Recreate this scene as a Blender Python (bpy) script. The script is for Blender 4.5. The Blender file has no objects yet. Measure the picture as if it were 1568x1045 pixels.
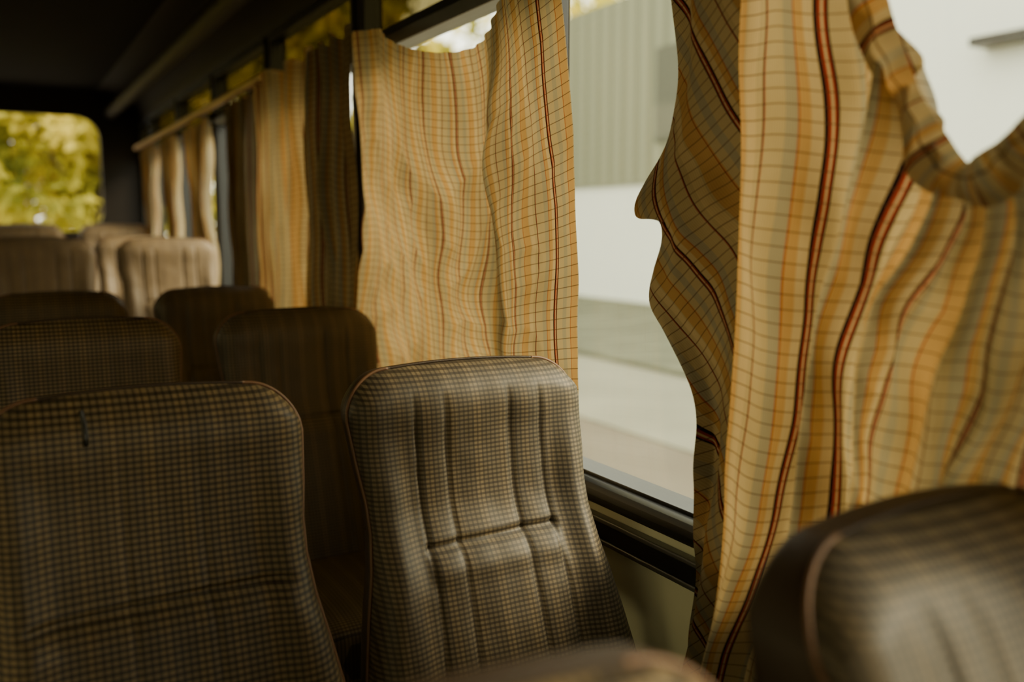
import bpy, math, random
import numpy as np
from mathutils import Vector, noise
random.seed(3); rng=np.random.default_rng(5)
H=1.38   # eye height above bus floor
sc=bpy.context.scene
def link(o,parent=None):
    sc.collection.objects.link(o)
    if parent: o.parent=parent
    return o
# ---------------------------------------------------------------- materials
class NT:
    def __init__(s,name):
        s.m=bpy.data.materials.new(name); s.m.use_nodes=True; s.t=s.m.node_tree; s.t.nodes.clear()
        s.out=s.t.nodes.new('ShaderNodeOutputMaterial')
    def n(s,typ,**kw):
        nd=s.t.nodes.new(typ)
        for k,v in kw.items(): setattr(nd,k,v)
        return nd
    def l(s,a,b): s.t.links.new(a,b)
    def val(s,sock,v):
        if isinstance(v,bpy.types.NodeSocket): s.l(v,sock)
        else: sock.default_value=v
    def math(s,op,a,b=0.0,c=0.0):
        nd=s.n('ShaderNodeMath',operation=op); s.val(nd.inputs[0],a); s.val(nd.inputs[1],b)
        if op in('MULTIPLY_ADD','COMPARE','WRAP'): s.val(nd.inputs[2],c)
        return nd.outputs[0]
    def mix(s,f,a,b):
        nd=s.n('ShaderNodeMix',data_type='RGBA'); s.val(nd.inputs[0],f)
        s.val(nd.inputs[6],a if not isinstance(a,tuple) else (*a,1)); s.val(nd.inputs[7],b if not isinstance(b,tuple) else (*b,1))
        return nd.outputs[2]
    def mul(s,a,b,f=1.0):
        nd=s.n('ShaderNodeMix',data_type='RGBA',blend_type='MULTIPLY'); nd.inputs[0].default_value=f
        s.val(nd.inputs[6],a); s.val(nd.inputs[7],b); return nd.outputs[2]
    def uv(s):
        t=s.n('ShaderNodeUVMap'); x=s.n('ShaderNodeSeparateXYZ'); s.l(t.outputs[0],x.inputs[0]); return x.outputs[0],x.outputs[1],t.outputs[0]
    def noise(s,scale,detail=3,vec=None):
        nd=s.n('ShaderNodeTexNoise'); nd.inputs['Scale'].default_value=scale; nd.inputs['Detail'].default_value=detail
        if vec is None:
            tc=s.n('ShaderNodeTexCoord'); vec=tc.outputs['Object']
        s.l(vec,nd.inputs['Vector']); return nd.outputs['Fac']
    def ramp(s,fac,stops,interp='LINEAR'):
        nd=s.n('ShaderNodeValToRGB'); cr=nd.color_ramp; cr.interpolation=interp
        while len(cr.elements)<len(stops): cr.elements.new(0.5)
        for e,(p,c) in zip(cr.elements,stops): e.position=p; e.color=(*c,1)
        s.l(fac,nd.inputs[0]); return nd.outputs[0]
def plain(name,col,rough=.6,var=.25,scale=8,metal=0,spec=.5,bump=0):
    k=NT(name); p=k.n('ShaderNodeBsdfPrincipled')
    f=k.noise(scale,5)
    c=k.mix(f,tuple(x*(1-var) for x in col),tuple(min(1,x*(1+var)) for x in col))
    k.l(c,p.inputs['Base Color']); p.inputs['Roughness'].default_value=rough; p.inputs['Metallic'].default_value=metal
    p.inputs['Specular IOR Level'].default_value=spec
    if bump:
        b=k.n('ShaderNodeBump'); b.inputs['Strength'].default_value=bump; b.inputs['Distance'].default_value=.002
        k.l(k.noise(scale*30,4),b.inputs['Height']); k.l(b.outputs[0],p.inputs['Normal'])
    k.l(p.outputs[0],k.out.inputs[0]); return k.m
def seat_fabric(name,light,dark,strip,P=.0098):
    k=NT(name); u,v,vec=k.uv(); p=k.n('ShaderNodeBsdfPrincipled')
    fu=k.math('FRACT',k.math('DIVIDE',u,P)); fv=k.math('FRACT',k.math('DIVIDE',v,P*.93))
    a=k.math('LESS_THAN',fu,.40); b=k.math('LESS_THAN',fv,.48)
    f=k.math('ADD',k.math('MULTIPLY',a,.38),k.math('MULTIPLY',b,.62))
    w=k.n('ShaderNodeTexWave'); w.inputs['Scale'].default_value=260; w.bands_direction='DIAGONAL'; k.l(vec,w.inputs['Vector'])
    f2=k.math('MULTIPLY_ADD',w.outputs['Fac'],.14,f)
    mid=tuple(.35*x+.65*y for x,y in zip(light,dark))
    col=k.ramp(f2,[(0,light),(.45,mid),(.95,dark)])
    fs=k.math('FRACT',k.math('DIVIDE',k.math('ADD',u,1.0),.047)); st=k.math('LESS_THAN',fs,.3)
    c2=k.mix(st,(1,1,1),strip); col=k.mul(col,c2)
    nz=k.ramp(k.noise(5,4),[(.3,(.72,.72,.72)),(.7,(1.15,1.13,1.08))]); col=k.mul(col,nz)
    k.l(col,p.inputs['Base Color']); p.inputs['Roughness'].default_value=.52; p.inputs['Specular IOR Level'].default_value=.35
    bm=k.n('ShaderNodeBump'); bm.inputs['Strength'].default_value=.3; bm.inputs['Distance'].default_value=.001
    k.l(f2,bm.inputs['Height']); k.l(bm.outputs[0],p.inputs['Normal'])
    k.l(p.outputs[0],k.out.inputs[0]); return k.m
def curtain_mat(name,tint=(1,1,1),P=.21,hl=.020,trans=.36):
    k=NT(name); u,v,vec=k.uv()
    g=k.math('FRACT',k.math('DIVIDE',u,P))
    pale=(.48,.405,.26); gold=(.51,.335,.145); cream=(.56,.46,.295); blk=(.020,.012,.013); red=(.30,.050,.028); org=(.40,.14,.05); bl=(.37,.35,.275)
    st=[(0,blk),(.018,red),(.032,cream),(.044,red),(.056,blk),(.070,pale),(.18,bl),(.26,pale),(.34,gold),(.352,red),(.362,gold),(.50,pale),
        (.512,cream),(.59,pale),(.64,blk),(.648,red),(.656,pale),(.73,pale),(.79,bl),(.87,org),(.882,gold),(.94,cream)]
    col=k.ramp(g,st,'CONSTANT')
    hv=k.math('FRACT',k.math('DIVIDE',v,hl)); hm=k.math('LESS_THAN',hv,.085)
    col=k.mix(k.math('MULTIPLY',hm,.75),col,(.09,.05,.03))
    fine=k.n('ShaderNodeTexWave'); fine.bands_direction='X'; fine.inputs['Scale'].default_value=90; k.l(vec,fine.inputs['Vector'])
    col=k.mul(col,k.ramp(fine.outputs['Fac'],[(0,(.86,.85,.82)),(1,(1,1,1))]))
    nz=k.ramp(k.noise(6,4),[(.3,(.84,.8,.72)),(.7,(1.05,1.05,1.05))]); col=k.mul(col,nz)
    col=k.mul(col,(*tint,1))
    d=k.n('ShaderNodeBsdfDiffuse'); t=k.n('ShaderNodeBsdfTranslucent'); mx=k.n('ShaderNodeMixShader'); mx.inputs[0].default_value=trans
    k.l(col,d.inputs[0]); k.l(k.mul(col,(1,.83,.56,1)),t.inputs[0]); k.l(d.outputs[0],mx.inputs[1]); k.l(t.outputs[0],mx.inputs[2])
    bm=k.n('ShaderNodeBump'); bm.inputs['Strength'].default_value=.5; bm.inputs['Distance'].default_value=.004
    k.l(k.noise(16,4,vec),bm.inputs['Height']); k.l(bm.outputs[0],d.inputs['Normal'])
    k.l(mx.outputs[0],k.out.inputs[0]); return k.m
M={}
M['fab']=seat_fabric('seat_check_fabric',(.185,.132,.066),(.024,.017,.010),(1.22,1.18,1.08))
M['fab_g']=seat_fabric('seat_check_fabric_grey',(.135,.104,.061),(.030,.022,.014),(1.3,1.26,1.18),P=.0085)
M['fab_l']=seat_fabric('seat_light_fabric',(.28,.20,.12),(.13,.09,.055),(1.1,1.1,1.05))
M['vinyl']=plain('brown_vinyl',(.040,.024,.013),.5,.3,12,bump=.3,spec=.3)
M['pipe']=plain('tan_piping',(.14,.065,.026),.5,.3,20)
M['metal']=plain('grey_metal',(.2,.2,.19),.4,.2,10,metal=.8)
M['rubber']=plain('black_rubber',(.012,.012,.011),.35,.3,10)
M['shade']=plain('grey_window_shade',(.13,.13,.10),.8,.1,3,spec=.1)
M['panel']=plain('pale_green_panel',(.84,.84,.62),.4,.12,5)
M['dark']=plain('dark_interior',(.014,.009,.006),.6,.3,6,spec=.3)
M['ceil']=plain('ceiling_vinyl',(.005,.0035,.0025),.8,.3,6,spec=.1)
M['floor']=plain('floor_rubber',(.02,.018,.014),.6,.3,6)
M['rod']=plain('curtain_rod_metal',(.5,.30,.16),.35,.2,10)
M['cur']=curtain_mat('striped_curtain')
M['cur_shaded']=curtain_mat('striped_curtain_doubled_shaded',tint=(.44,.42,.40),trans=.10)  # curtain cloth with shade put into its colour, less translucent as doubled cloth
def glassmat(name,tint,g):
    k=NT(name); tr=k.n('ShaderNodeBsdfTransparent'); tr.inputs[0].default_value=(*tint,1); gl=k.n('ShaderNodeBsdfGlossy'); gl.inputs['Roughness'].default_value=.05
    mx=k.n('ShaderNodeMixShader'); mx.inputs[0].default_value=g; k.l(tr.outputs[0],mx.inputs[1]); k.l(gl.outputs[0],mx.inputs[2]); k.l(mx.outputs[0],k.out.inputs[0]); return k.m
M['glass']=glassmat('window_glass',(.96,.97,.93),.04); M['tint']=glassmat('tinted_glass',(.32,.29,.18),.03); M['dim_glass']=glassmat('dimming_glass',(.56,.52,.40),.04)  # last one: tint added on unseen panes to dim the incoming light
# ---------------------------------------------------------------- mesh builder
class MB:
    def __init__(s): s.v=[]; s.f=[]; s.mi=[]; s.uv=[]; s.mats=[]
    def mid(s,m):
        if m not in s.mats: s.mats.append(m)
        return s.mats.index(m)
    def box(s,a,b,m):
        o=len(s.v); x0,y0,z0=a; x1,y1,z1=b
        for p in [(x0,y0,z0),(x1,y0,z0),(x1,y1,z0),(x0,y1,z0),(x0,y0,z1),(x1,y0,z1),(x1,y1,z1),(x0,y1,z1)]: s.v.append(p)
        for q in [(0,3,2,1),(4,5,6,7),(0,1,5,4),(1,2,6,5),(2,3,7,6),(3,0,4,7)]:
            s.f.append(tuple(o+i for i in q)); s.mi.append(s.mid(m)); s.uv.append([(0,0)]*4)
    def grid(s,P,UV,m,flip=False,closeu=False):
        nr=len(P); nc=len(P[0]); o=len(s.v)
        for r in P: s.v.extend(r)
        for i in range(nr-1):
            for j in range(nc if closeu else nc-1):
                j2=(j+1)%nc
                q=[(i,j),(i,j2),(i+1,j2),(i+1,j)]
                if flip: q=q[::-1]
                s.f.append(tuple(o+a*nc+b for a,b in q)); s.mi.append(s.mid(m)); s.uv.append([UV[a][b] for a,b in q])
    def tube(s,pts,r,m,n=8,cap=True):
        pts=[Vector(p) for p in pts]; P=[]
        for i,p in enumerate(pts):
            t=(pts[min(i+1,len(pts)-1)]-pts[max(i-1,0)]).normalized()
            up=Vector((0,1,0)) if abs(t.y)<.8 else Vector((0,0,1))
            a=t.cross(up).normalized(); b=t.cross(a).normalized()
            rr=r(i/(len(pts)-1)) if callable(r) else r
            P.append([tuple(p+a*rr*math.cos(k*2*math.pi/n)+b*rr*math.sin(k*2*math.pi/n)) for k in range(n)])
        UV=[[(j*.01,i*.01) for j in range(n)] for i in range(len(P))]
        o=len(s.v); s.grid(P,UV,m,closeu=True)
        if cap:
            for base in (o,o+(len(P)-1)*n):
                s.f.append(tuple(base+i for i in range(n))); s.mi.append(s.mid(m)); s.uv.append([(0,0)]*n)
    def mesh(s,name,smooth=True,bevel=0):
        me=bpy.data.meshes.new(name); me.from_pydata(s.v,[],s.f); me.update()
        for m in s.mats: me.materials.append(M[m])
        me.polygons.foreach_set('material_index',s.mi)
        me.polygons.foreach_set('use_smooth',[smooth]*len(s.f))
        ul=me.uv_layers.new(name='UVMap'); ul.data.foreach_set('uv',[c for f in s.uv for p in f for c in p])
        return me
    def obj(s,name,smooth=True,bevel=0,loc=(0,0,0),parent=None):
        o=bpy.data.objects.new(name,s.mesh(name,smooth)); o.location=loc; link(o,parent)
        if bevel:
            b=o.modifiers.new('bevel','BEVEL'); b.width=bevel; b.segments=3; b.limit_method='ANGLE'
        return o
def sm(a,b,x):
    t=max(0,min(1,(x-a)/(b-a))); return t*t*(3-2*t)
# ---------------------------------------------------------------- seat
ZT=1.155; HB=.66
def halfw(t): return float(np.interp(t,[0,.08,.16,.21,.26,.32,.38,.45,.52,.7],[.217,.222,.214,.207,.206,.213,.226,.239,.250,.258]))
def seat_mesh(name,fab,ribs,gd,burn=False,thick=0.0,R=.07,arch=.012):
    b=MB(); nu,nv=110,150
    def topdrop(x):
        a=abs(x); d=arch*(a/.2)**2; w=.222
        if a>w-R: q=min(1,(a-(w-R))/R); d+=R*(1-math.sqrt(max(0,1-q*q)))
        return d
    us=[math.sin(math.pi/2*(2*i/nu-1))*.55+(2*i/nu-1)*.45 for i in range(nu+1)]
    def pt(u,v,side):
        x0=u*.222; td=topdrop(x0); t=td+(1-v)*(HB-td)
        hw=halfw(t); x=u*hw
        de=max(0,min(hw-abs(x), t-td))
        q=min(1,de/.045); rnd=math.sqrt(max(0,1-(1-q)**2))
        if side==0:
            off=.010+.030*rnd
            off+=.018*math.exp(-((t-.05)/.06)**2)*rnd + .016*sm(.22,.36,t)*rnd
            off-=.018*math.exp(-((t-.24)/.09)**2)*rnd*(1-(x/.25)**2)
            off+=.012*sm(.13,.18,abs(x))*sm(.08,.2,t)*rnd
            g=0
            for rx in ribs:
                xx=rx*(1+.10*sm(.28,.6,t)); g+=gd*math.exp(-((x-xx)/.0035)**2)*sm(.03,.08,t)
            seam=.285-.03*x
            inside=sm(.130,.116,abs(x)) if gd>.003 else sm(.19,.16,abs(x))
            g+=.009*math.exp(-((t-seam)/.006)**2)*inside
            if gd>.003:
                rr=list(ribs)
                for k in range(len(rr)-1):
                    if rr[k]<x<rr[k+1]:
                        off+=.0022*math.sin(math.pi*(x-rr[k])/(rr[k+1]-rr[k]))*sm(.03,.07,t)
            off+=.007*inside*math.exp(-((t-seam-.03)/.022)**2)
            off-=g
            off+=.003*noise.noise(Vector((x*8+len(fab),t*7,gd*500)))*rnd
            off+=.0012*noise.noise(Vector((x*30,t*24,gd*300)))*rnd
            y=-off
            if thick: y+=thick*(1-sm(-.02,.22,t))
        else:
            y=.014+thick+.034*rnd+.012*sm(.1,.4,t)*rnd
            if thick: x-=.05*sm(.03,.3,t)*sm(.0,.2,-x)
        z=ZT-t; y+=.33*(z-ZT)
        return (x,y,z)
    vs=[1-(1-i/nv)**1.25 for i in range(nv+1)]
    F=[[pt(u,v,0) for u in us] for v in vs]; UV=[[(p[0],p[2]*1.05) for p in r] for r in F]
    b.grid(F,UV,fab)
    B=[[pt(u,v,1) for u in us] for v in vs]; UV=[[(p[0],p[2]) for p in r] for r in B]
    b.grid(B,UV,'vinyl',flip=True)
    ring=[(i,0) for i in range(nv+1)]+[(nv,j) for j in range(1,nu)]+[(i,nu) for i in range(nv,-1,-1)]
    A=[F[i][j] for i,j in ring]; C=[B[i][j] for i,j in ring]
    Mi=[tuple((Vector(a)+Vector(c))/2+ (Vector((1 if a[0]>0 else -1,0,0))*.004)) for a,c in zip(A,C)]
    b.grid([A,Mi,C],[[(p[0],p[2]) for p in A]]*3,'vinyl',flip=True)
    pp=[(p[0]*1.004,p[1]-.001,p[2]+(.0012 if 0<k<len(A)-1 else 0)) for k,p in enumerate(A)]
    b.tube([p for p in pp if p[0]<-.14],.003,'pipe',6); b.tube([p for p in pp if p[0]>.14],.003,'pipe',6)
    b.tube([p for p in pp if abs(p[0])<=.142],.0024,'vinyl',6)
    n1,n2=40,28; yc=-.44; cz=.44
    P=[];U=[]
    for i in range(n2+1):
        ph=-math.pi/2+math.pi*i/n2; r=[];uu=[]
        for j in range(n1*2):
            th=2*math.pi*j/(n1*2); e=.35
            f=lambda c:math.copysign(abs(c)**e,c)
            x=.235*f(math.cos(th))*f(math.cos(ph)); y=.25*f(math.sin(th))*f(math.cos(ph)); z=.08*f(math.sin(ph))
            if z>0: z+=.012*math.cos(x*5)*max(0,math.cos(y*4))
            r.append((x,yc+y,cz+z)); uu.append((x,y))
        P.append(r);U.append(uu)
    b.grid(P,U,fab,closeu=True)
    b.box((-.19,-.62,.30),(.19,-.24,.38),'rubber')
    for x in(-.17,.17):
        for y in (-.58,-.28): b.box((x-.02,y-.02,0),(x+.02,y+.02,.32),'metal')
        b.box((x-.02,-.6,0),(x+.02,-.26,.03),'metal')
    if burn:
        b.tube([(-.088,-.0535,ZT-.020),(-.0865,-.0685,ZT-.036),(-.086,-.0755,ZT-.050),(-.0865,-.0795,ZT-.064)],.0034,'rubber',6)
    return b.mesh(name)
ribs=[-.119,-.065,.058,.118]
seat_ribbed=seat_mesh('bus_seat_ribbed','fab_g',ribs,.0042)
seat_burnt=seat_mesh('bus_seat_worn','fab',[-.045,.06],.0022,burn=True)
seat_wide=seat_mesh('bus_seat_wide','fab',[-.045,.06],.0022)
seat_light=seat_mesh('bus_seat_light','fab_l',ribs,.006)
seat_thick=seat_mesh('bus_seat_thick','fab_g',ribs,.0042,thick=.08,R=.08,arch=.02)
def seat(x,y,z,me):
    o=bpy.data.objects.new('bus_seat',me); o.location=(x,y,z); link(o)
rows=[(.45,0),(1.43,-.008),(2.48,0),(3.53,0),(4.58,.17),(5.63,.17),(6.65,.24)]
for i,(y,z) in enumerate(rows):
    lt=i>=4
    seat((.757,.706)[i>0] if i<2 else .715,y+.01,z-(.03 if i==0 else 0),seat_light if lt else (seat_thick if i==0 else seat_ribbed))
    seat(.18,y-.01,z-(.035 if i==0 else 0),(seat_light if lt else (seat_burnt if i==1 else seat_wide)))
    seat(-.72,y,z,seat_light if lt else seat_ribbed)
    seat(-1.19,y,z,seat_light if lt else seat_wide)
# ---------------------------------------------------------------- bus shell
XR=1.02; XL=-1.46; YF=-2.2; YB=7.5; CE=H+.98
def box(name,a,b,m,bevel=0,smooth=False):
    q=MB(); q.box(a,b,m); return q.obj(name,smooth,bevel)
box('floor',(XL-.06,YF,-.08),(XR+.06,YB+.06,0),'floor')
q=MB(); q.box((XL,3.85,0),(XR,5.95,.17),'floor'); q.box((XL,5.95,0),(XR,YB,.24),'floor'); q.obj('floor_platform',False)
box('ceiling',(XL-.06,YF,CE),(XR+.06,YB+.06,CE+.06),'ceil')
SB=H-.52; WT=H+.76
pill=[-2.2,-1.55,-.5,.52,1.70,2.75,3.80,4.85,5.9,6.95,YB]
def sidewall(name,x,sgn,panelm):
    q=MB(); x0,x1=sorted((x,x+sgn*.06))
    q.box((x0,YF,0),(x1,YB,SB),panelm)
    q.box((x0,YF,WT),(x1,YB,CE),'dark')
    for y in pill: q.box((x0,y-.035,SB),(x1,y+.035,WT),'dark')
    q.obj(name,False)
sidewall('wall_right',XR,1,'panel'); sidewall('wall_left',XL,-1,'panel')
q=MB(); RX0,RX1,RZ0,RZ1=-1.2,.74,H-.04,H+.80
q.box((XL,YB,0),(XR,YB+.06,RZ0),'dark'); q.box((XL,YB,RZ1),(XR,YB+.06,CE),'dark')
q.box((XL,YB,RZ0),(RX0,YB+.06,RZ1),'dark'); q.box((RX1,YB,RZ0),(XR,YB+.06,RZ1),'dark')
for cx,cz,sx,sz in((RX1,RZ1,-1,-1),(RX1,RZ0,-1,1),(RX0,RZ1,1,-1),(RX0,RZ0,1,1)):
    r=.16; o=len(q.v); arc=[(cx+sx*r*(1-math.sin(a)),cz+sz*r*(1-math.cos(a))) for a in [i*math.pi/16 for i in range(9)]]
    pts=[(cx,cz)]+arc
    for yy in(YB,YB+.06): q.v.extend([(a,yy,c) for a,c in pts])
    n=len(pts)
    for base in(0,n): q.f.append(tuple(o+base+i for i in range(n))); q.mi.append(q.mid('dark')); q.uv.append([(0,0)]*n)
    for i in range(n):
        j=(i+1)%n; q.f.append((o+i,o+j,o+n+j,o+n+i)); q.mi.append(q.mid('dark')); q.uv.append([(0,0)]*4)
q.obj('wall_rear',False)
q=MB(); q.box((XL,YF-.06,0),(XR,YF,.9),'dark'); q.box((XL,YF-.06,2.1),(XR,YF,CE),'dark')
q.box((XL,YF-.06,.9),(XL+.12,YF,2.1),'dark'); q.box((XR-.12,YF-.06,.9),(XR,YF,2.1),'dark'); q.obj('wall_front',False)
q=MB(); q.box((XL+.12,YF-.035,.9),(XR-.12,YF-.03,2.1),'dim_glass'); q.obj('window_40',False)  # tinted windshield pane behind the camera, added to cut frontal light
for wi,(ya,yb) in enumerate(zip(pill[:-1],pill[1:])):
    if yb-ya<.3: continue
    q=MB(); a=ya+.035; b=yb-.035
    for (z0,z1,dx) in((SB,SB+.035,.012),(WT-.03,WT,.012)):
        q.box((XR-dx,a,z0),(XR+.045,b,z1),'rubber')
    q.box((XR-.016,a,H+.50),(XR+.045,b,H+.535),'metal'); q.box((XR-.01,a,H+.535),(XR+.045,b,H+.56),'rubber')
    for y in(a,b-.025): q.box((XR-.010,y,SB),(XR+.04,y+.025,WT),'rubber')
    q.box((XR+.02,a,SB+.02),(XR+.024,b,H+.51),'glass'); q.box((XR+.02,a,H+.51),(XR+.024,b,WT-.02),'tint')
    q.obj('window_%d'%(wi+1),False,.004)
    q=MB()
    for (z0,z1) in((SB,SB+.035),(WT-.03,WT),(H+.50,H+.545)): q.box((XL-.045,a,z0),(XL+.012,b,z1),'rubber')
    q.box((XL-.024,a,SB+.02),(XL-.02,b,WT-.02),'dim_glass')  # tint added to weaken light from the unseen left side
    q.obj('window_%d'%(wi+21),False,.004)
q=MB(); q.tube([(XR-.018,YF,H-.515),(XR-.018,YB,H-.515)],.024,'rubber',14); q.obj('trim_1')
q=MB(); q.box((XR-.022,YF,H-.575),(XR,YB,H-.565),'metal'); q.box((XR-.014,YF,H-.61),(XR,YB,H-.575),'rubber'); q.box((XR-.018,YF,H-.62),(XR,YB,H-.61),'metal'); q.obj('trim_2',False,.003)
q=MB(); q.tube([(XR-.2,YF,H+.83),(XR-.2,YB,H+.83)],.045,'dark',16); q.obj('trim_3')
q=MB()
P=[[(XR-.30*(1-math.sin(a)) ,y,CE-.22+.22*math.cos(a)) for a in [i*math.pi/16 for i in range(9)]] for y in(YF,YB)]
q.grid(P,[[(0,0)]*9]*2,'dark'); q.obj('trim_4')
q=MB(); rx=XR-.10; rz=H+.555
q.tube([(rx,3.5,rz),(rx,7.0,rz-.01)],.017,'rod',12)
for y in (3.8,4.85,5.9,6.95):
    q.box((rx-.004,y-.012,rz-.02),(XR,y+.012,rz+.012),'metal')
q.obj('curtain_rod')
# ---------------------------------------------------------------- curtains
def interp(xs,ys):
    xs=np.array(xs,float);ys=np.array(ys,float)
    m=np.gradient(ys,xs)
    def f(x):
        x=min(max(x,xs[0]),xs[-1]); i=min(max(int(np.searchsorted(xs,x))-1,0),len(xs)-2)
        h=xs[i+1]-xs[i]; t=(x-xs[i])/h
        return float((2*t**3-3*t*t+1)*ys[i]+(t**3-2*t*t+t)*h*m[i]+(-2*t**3+3*t*t)*ys[i+1]+(t**3-t*t)*h*m[i+1])
    return f
def nz(a,b,c=0): return noise.noise(Vector((a,b,c)))
def ridge(x):
    s=math.sin(x); return math.copysign(abs(s)**.8,s)
def curtain(fn,nu,nv,wid,hei,mat='cur',name='window_curtain',u0=0):
    b=MB(); P=[];U=[]
    for j in range(nv+1):
        v=j/nv
        P.append([fn(i/nu,v) for i in range(nu+1)]); U.append([(u0+i/nu*wid,hei*(1-v)) for i in range(nu+1)])
    b.grid(P,U,mat); return b.obj(name)
topz=interp([0,.17,.36,.57,.72,.88,1],[.545,.53,.455,.403,.408,.47,.53])
yr=interp([0,.15,.5,.8,.95,1],[1.50,1.47,1.43,1.40,1.355,1.34])
def mid(u,v):
    ya=2.60; yb=yr(v); y=ya+(yb-ya)*u; zt=topz(u); zb=-.69; z=zt+(zb-zt)*v
    e=sm(0,.10,1-u)
    w=u+.03*math.sin(3.2*v+2)+.02*math.sin(7*v+5*u)
    am=.75+.6*nz(u*3,v*1.5,51)
    fold=am*.030*ridge(2*math.pi*1.9*w+.9*math.sin(4*v))*(1-.2*v)+.007*ridge(2*math.pi*(4.6*w+.3*math.sin(5*v+1)))*(1-.7*v)
    fold+=.038*nz(u*3,v*2.2,1)+.024*nz(u*5+1.5*v,v*5-2*u,2)+.010*(1-abs(nz(u*7+4*v,v*6-3*u,3))*3)*sm(.05,.3,v)+.004*math.sin(u*120)*math.exp(-v*22)
    fold*=.35+.65*e
    # bunched fold gathered toward the rail at the top rear corner
    fold-=.030*math.exp(-((u-.07-.10*v)/.045)**2)*math.exp(-(v/.35)**2)
    c=math.exp(-((v-.5)/.3)**2)*math.exp(-((u-.62)/.3)**2)
    y+=(.014*math.sin(4.2*v+7*u)+.026*nz(u*3.5,v*4,7)+(.006+.026*c)*nz(u*6,v*6,8))*sm(.0,.2,v)*e
    y+=.010*math.cos(2*math.pi*1.9*w)*e
    z+=.006*nz(u*6,v*2,4)
    return (XR-.078+max(-.055,min(.053,fold*.95)),y,H+z)
curtain(mid,320,240,2.20,1.22,u0=.01)
def pleat(y0,y1,n,amp,seed,zb=-.6,pinch=None,zt=.55,skew=0,xo=.065):
    def f(u,v):
        k=1.0
        if pinch: k=1-(1-pinch)*math.exp(-((v-.45)/.25)**2)
        yc=(y0+y1)/2; y=yc+(y0-yc+(y1-y0)*u)*k+skew*v
        z=zt+(zb-zt)*v-.03*abs(math.sin(u*math.pi*3))*(1-v)
        ph=2*math.pi*n*u+.8*nz(u*3,v*2,seed)
        x=XR-xo+amp*math.sin(ph)+.02*nz(u*7,v*4,seed+3)
        y+=.4*amp*math.cos(ph)+.03*nz(u*3,v*3,seed+5)
        return (x,y,H+z)
    return f
curtain(pleat(3.70,2.93,6,.026,1,zt=.575,xo=.09),300,60,1.4,1.2)
curtain(pleat(2.98,2.53,4,.020,15,zt=.57,xo=.105),160,60,.8,1.2,mat='cur_shaded')  # extra darkened cloth piece standing in for the curtain's shaded end
curtain(pleat(4.30,3.80,5,.03,4,-.6,.85,skew=.0),140,60,1.3,1.2,mat='cur_shaded')
curtain(pleat(5.30,4.70,5,.03,7,-.55,.6,skew=-.1,zt=.53),180,60,1.6,1.2)
curtain(pleat(6.1,5.6,5,.03,11,-.55,.6,skew=-.15,zt=.53),180,60,1.6,1.2)
curtain(pleat(6.9,6.4,6,.03,9,-.55,.6,zt=.53),180,60,1.6,1.2)
# --- near curtain: cloth laid out by its warp lines (y,z on the window plane, z relative to eye level)
Pd=.21
warps=[ # (cloth u, [(y,z) top..bottom])
 (Pd*.36,[(1.03,.50),(1.028,.322),(1.020,.138),(1.014,0),(1.007,-.179),(1.010,-.312),(1.022,-.485),(1.052,-.724),(1.06,-.82)]),
 (Pd*1.0,[(.895,.48),(.88,.29),(.862,.11),(.88,-.07),(.89,-.20),(.91,-.33),(.93,-.46),(1.01,-.67),(1.04,-.82)]),
 (Pd*1.5,[(.82,.42),(.80,.29),(.80,.12),(.82,0),(.845,-.14),(.865,-.27),(.88,-.40),(.95,-.64),(1.0,-.82)]),
 (Pd*2.0,[(.745,.24),(.735,.15),(.73,.10),(.755,.02),(.78,-.04),(.815,-.17),(.83,-.31),(.86,-.45),(.92,-.67),(.96,-.82)]),
 (Pd*2.5,[(.70,.145),(.695,.08),(.705,.01),(.74,-.06),(.775,-.16),(.79,-.28),(.81,-.41),(.87,-.65),(.91,-.82)]),
 (Pd*3.0,[(.66,.075),(.655,.02),(.675,-.04),(.72,-.11),(.745,-.18),(.75,-.26),(.77,-.38),(.82,-.62),(.86,-.82)]),
 (Pd*3.6,[(.625,.062),(.615,.0),(.63,-.08),(.66,-.15),(.68,-.22),(.69,-.33),(.71,-.45),(.77,-.66),(.80,-.82)]),
 (Pd*4.4,[(.58,.095),(.57,0),(.58,-.10),(.59,-.18),(.61,-.27),(.64,-.40),(.70,-.62),(.74,-.82)]),
 (Pd*5.5,[(.50,.19),(.48,.05),(.48,-.1),(.48,-.25),(.51,-.40),(.56,-.6),(.6,-.82)]),
 (Pd*7.0,[(.38,.42),(.36,.15),(.35,-.1),(.35,-.3),(.37,-.5),(.4,-.82)]),
]
warps=[(u,[(y*.965,z*.965) for y,z in l]) for u,l in warps]
def resample(pl,n):
    pl=np.array(pl,float); d=np.r_[0,np.cumsum(np.hypot(*np.diff(pl,axis=0).T))]; t=d/d[-1]
    fy=interp(t,pl[:,0]); fz=interp(t,pl[:,1]); vv=np.linspace(0,1,n)
    return np.array([[fy(v),fz(v)] for v in vv]),d[-1]
def warp_sheet(b,warps,nu,nv,xf,uvf=None,mat='cur'):
    cols=[resample(w[1],nv+1) for w in warps]; us=[w[0] for w in warps]
    P=[];U=[]
    uu=np.linspace(us[0],us[-1],nu+1)
    fl=interp(us,[c[1] for c in cols])
    for j in range(nv+1):
        fy=interp(us,[c[0][j][0] for c in cols]); fz=interp(us,[c[0][j][1] for c in cols])
        r=[];ur=[]
        for u in uu:
            v=j/nv; y=fy(u); z=fz(u)
            x,dy,dz=xf(u,v,y,z); r.append((x,y+dy,H+z+dz))
            ur.append(uvf(u,v,y,z) if uvf else (u,fl(u)*(1-v)))
        P.append(r);U.append(ur)
    b.grid(P,U,mat)
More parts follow.
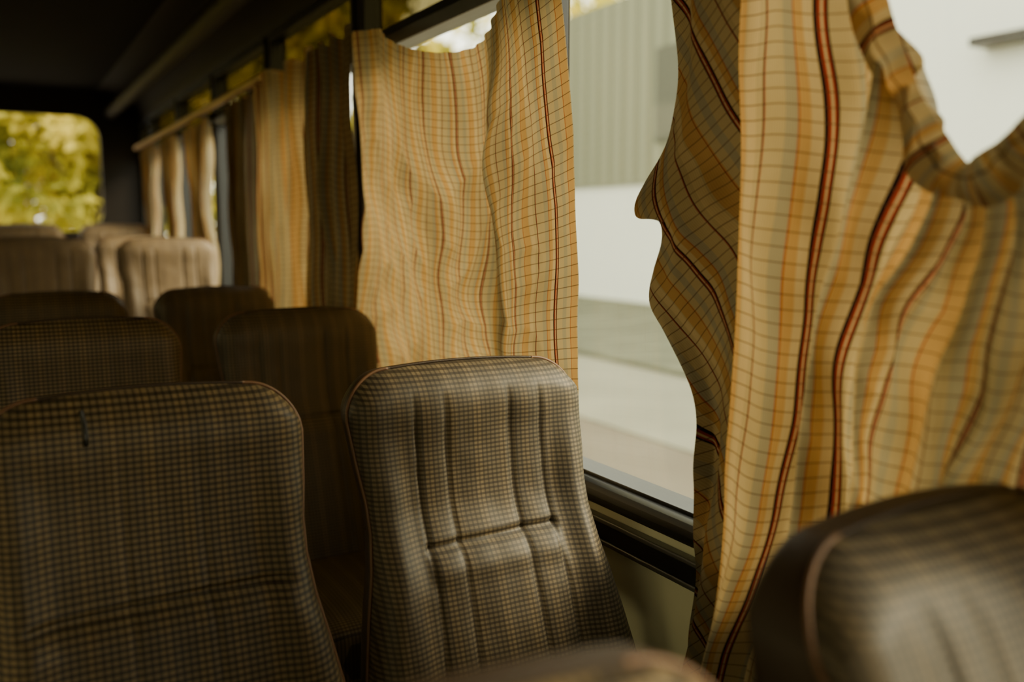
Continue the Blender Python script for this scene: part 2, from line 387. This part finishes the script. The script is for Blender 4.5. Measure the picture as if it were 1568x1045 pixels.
def nearx(u,v,y,z):
    g=u/Pd; f=0
    f-=.022*math.cos(2*math.pi*(g-.76))*sm(0,.15,v)*sm(.36,.8,g)*(1-.55*sm(2.2,3.4,g))
    f-=.009*math.cos(2*math.pi*(2.1*g+.25*math.sin(4*v)))*(1-.5*v)*sm(.8,1.5,g)*(1-.5*sm(2.2,3.4,g))
    top=math.exp(-v*5)
    f+=.016*math.sin(2*math.pi*g*2.3+1+3*v)*top*sm(.9,1.6,g)
    f+=.034*nz(g*1.1,v*2.4,21)*(1-.4*sm(2.2,3.4,g))+.015*nz(g*2.2+v,v*4.5-g*.6,22)+.003*nz(g*6,v*12,23)
    f+=.006*(1-3*abs(nz(g*1.8+2*v,v*6-g,24)))*sm(.8,1.4,g)
    f-=.03*math.exp(-((v-.55)/.3)**2)*sm(2.6,4,g)
    f+=.03*math.exp(-((u-Pd*.36)/.012)**2)
    e=sm(.36,.7,g)
    dy=(.010*nz(g*1.5,v*4,31)+.011*nz(g*3,v*9,32)+.007*math.sin(9*v+g*2))*e*sm(0,.06,v)
    dz=.010*nz(g*2,v*4,33)*e*sm(0,.06,v)
    hd=math.exp(-(v/.03)**2); f-=.014*hd*sm(.9,1.5,g); f+=.004*math.sin(g*14)*hd
    return (XR-.105+f,dy,dz)
b=MB(); warp_sheet(b,warps,420,300,nearx)
tops=interp([w[0] for w in warps],[w[1][0][0] for w in warps]); topsz=interp([w[0] for w in warps],[w[1][0][1] for w in warps])
P=[];U=[]
for j in range(13):
    a=j/12; r=[];ur=[]
    for i in range(401):
        u=Pd*1.05+(Pd*6.9-Pd*1.05)*i/400; g=u/Pd
        y=tops(u); z=topsz(u); dyv=tops(u+.02)-tops(u-.02); dzv=topsz(u+.02)-topsz(u-.02); L=math.hypot(dyv,dzv)
        ny,nzz=(dzv/L,-dyv/L)
        if nzz<0: ny,nzz=-ny,-nzz
        w=.040*(1+.12*math.sin(g*7)+.25*nz(g*2.3,0,61)); off=(a*1.25-1.0)*w
        x=XR-.122-.008*math.sin(math.pi*a)+.0035*math.sin(g*23+3*a+2*math.sin(g*2.7))*math.sin(math.pi*a*.9+.2)+.022*nz(g*1.3,a*.6,62)
        r.append((x,y+ny*off,H+z+nzz*off)); ur.append((u*1.25+.1,a*.03+2.003))
    P.append(r);U.append(ur)
b.grid(P,U,'cur')
flapw=[
 (0,[(1.20,.50),(1.19,.355),(1.184,.227),(1.197,.154),(1.236,.070),(1.240,.020),(1.165,.005),(1.19,-.07),(1.204,-.129),(1.175,-.17),(1.134,-.229),(1.095,-.314),(1.096,-.40),(1.112,-.625),(1.118,-.82)]),
 (.5,[(1.11,.50),(1.105,.355),(1.10,.227),(1.10,.154),(1.11,.09),(1.10,.05),(1.09,.0),(1.10,-.07),(1.105,-.129),(1.09,-.17),(1.07,-.229),(1.055,-.314),(1.055,-.40),(1.07,-.625),(1.09,-.82)]),
 (1,[(.97,.50),(.965,.355),(.96,.227),(.96,.154),(.96,.09),(.96,.05),(.955,.0),(.955,-.07),(.955,-.129),(.955,-.17),(.955,-.229),(.955,-.314),(.96,-.40),(.98,-.625),(1.03,-.82)])]
def flapx(u,v,y,z):
    f=.018*math.sin(6*u+9*v)+.03*nz(u*2,v*6,41)+.008*nz(u*6,v*14,42)-.03*math.exp(-((z-.03)/.05)**2)*(1-u)
    return (XR-.062+f*.8,0,0)
def flapuv(u,v,y,z):
    w=.04*nz(y*5,z*4,5)
    return ((.78*y-.62*z)*1.2+2.09+w,(.62*y+.78*z)*1.2+2.0+w*.5)
warp_sheet(b,flapw,110,260,flapx,flapuv,mat='cur_shaded')  # flap in shadow, its shade put into the cloth colour
b.obj('window_curtain')
# ---------------------------------------------------------------- outside
G=H-2.2
def flat(name,a,b,m): q=MB(); q.box(a,b,m); return q.obj(name,False)
M['wallw']=plain('white_plaster',(.82,.84,.77),.9,.05,.5)
k=NT('corrugated_siding'); p=k.n('ShaderNodeBsdfPrincipled'); tc=k.n('ShaderNodeTexCoord'); sp=k.n('ShaderNodeSeparateXYZ'); k.l(tc.outputs['Object'],sp.inputs[0])
f=k.math('FRACT',k.math('DIVIDE',sp.outputs[1],.6)); c=k.ramp(f,[(0,(.15,.15,.10)),(.3,(.25,.255,.175)),(.7,(.24,.245,.17)),(1,(.16,.165,.11))])
k.l(c,p.inputs['Base Color']); p.inputs['Roughness'].default_value=.7; p.inputs['Specular IOR Level'].default_value=.2; k.l(p.outputs[0],k.out.inputs[0]); M['corr']=k.m
M['road']=plain('asphalt',(.17,.145,.108),.9,.35,.8,spec=.1); M['road2']=plain('pale_concrete',(.25,.24,.18),.9,.25,.8,spec=.1); M['verge']=plain('kerb_strip',(.145,.145,.10),.9,.5,1.2,spec=.1)
flat('ground',(-60,-60,G-.3),(5.8,80,G),'road')
flat('road',(5.8,-60,G-.3),(8.6,80,G+.02),'road2')
flat('verge',(8.6,-60,G-.3),(60,80,G+.10),'verge')
q=MB(); q.box((15.5,-8,G+.1),(18,26,H+1.15),'wallw'); q.box((15.5,-8,H+1.15),(18,17.3,H+7),'wallw')
q.box((15.4,17.3,H+1.15),(18,26,H+6.2),'corr'); q.box((15.33,18.2,H+2.2),(15.4,19.5,H+4.6),'shade'); q.box((15.0,9.4,H+3.1),(15.5,10.4,H+3.25),'rubber')
q.obj('building',False)
k=NT('leaves'); d=k.n('ShaderNodeBsdfDiffuse'); t=k.n('ShaderNodeBsdfTranslucent'); mx=k.n('ShaderNodeMixShader'); mx.inputs[0].default_value=.45
c=k.ramp(k.noise(.6,5),[(.34,(.13,.15,.03)),(.48,(.48,.43,.06)),(.6,(.85,.72,.14))]); k.l(c,d.inputs[0]); k.l(c,t.inputs[0]); k.l(d.outputs[0],mx.inputs[1]); k.l(t.outputs[0],mx.inputs[2]); k.l(mx.outputs[0],k.out.inputs[0]); M['leaf']=k.m
M['bark']=plain('bark',(.08,.06,.04),.9)
def tree(x,y,h,r,n=9000,g=G,ls=.055):
    q=MB(); q.tube([(x,y,g),(x+.1,y,g+h*.35),(x,y+.1,g+h*.7)],lambda t:.22*(1-.6*t),'bark',8)
    for k in range(5):
        a=k*1.26; q.tube([(x,y,g+h*.35),(x+math.cos(a)*r*.6,y+math.sin(a)*r*.6,g+h*.65)],lambda t:.09*(1-.7*t),'bark',6)
    bl=[(x+rng.normal()*r*.4,y+rng.normal()*r*.4,g+h*(.25+.65*rng.random()),r*(.35+.3*rng.random())) for _ in range(14)]
    D=rng.normal(size=(n,3)); D/=np.linalg.norm(D,axis=1)[:,None]; Aa=rng.normal(size=(n,3)); Aa/=np.linalg.norm(Aa,axis=1)[:,None]
    Bb=np.cross(Aa,rng.normal(size=(n,3))); Bb/=np.linalg.norm(Bb,axis=1)[:,None]
    for i in range(n):
        bx,by,bz,br=bl[i%14]; c=np.array((bx,by,bz))+D[i]*br*(.6+.4*rng.random())
        if c[2]<g+.5: continue
        s=ls*(1+rng.random()); a=Aa[i]*s*1.3; bb=Bb[i]*s*.7
        o=len(q.v); q.v.extend([tuple(c-a),tuple(c+bb),tuple(c+a),tuple(c-bb)])
        q.f.append((o,o+1,o+2,o+3)); q.mi.append(q.mid('leaf')); q.uv.append([(0,0)]*4)
    q.obj('tree',False)
for (x,y,h,r) in [(-3.5,17,6.5,2.4),(-.6,19,7,2.6),(1.8,20,6.5,2.4),(-6,22,8,3),(1.4,26,9,2.8),(-2,24,9,3)]: tree(x,y,h,r,ls=.065)
for (x,y,h,r) in [(12,30,15,3),(12,38,17,3.2),(13,47,20,3.8),(13.5,58,24,4.2)]: tree(x,y,h,r,4500,g=G+.14,ls=.17)
for (x,y) in [(24,26),(25,34),(25,42)]: tree(x,y,14,3.6,2500,g=G+.14,ls=.14)
# ---------------------------------------------------------------- light
w=bpy.data.worlds.new('overcast_sky'); sc.world=w; w.use_nodes=True; bg=w.node_tree.nodes['Background']
bg.inputs[0].default_value=(1,.98,.82,1); bg.inputs[1].default_value=4.4
s=bpy.data.lights.new('sun','SUN'); s.energy=7; s.angle=math.radians(25); s.color=(1,.86,.6)
so=link(bpy.data.objects.new('sun',s)); so.rotation_euler=Vector((-.75,.35,-.6)).to_track_quat('-Z','Y').to_euler()
# ---------------------------------------------------------------- camera
c=bpy.data.cameras.new('camera'); c.lens=32.14; c.sensor_width=36; cam=link(bpy.data.objects.new('camera',c)); cam.location=(0,0,H)
cam.rotation_euler=(math.radians(90-7.165),0,math.radians(-29.47)); c.clip_start=.05
c.dof.use_dof=True; c.dof.focus_distance=1.65; c.dof.aperture_fstop=1.7
sc.camera=cam
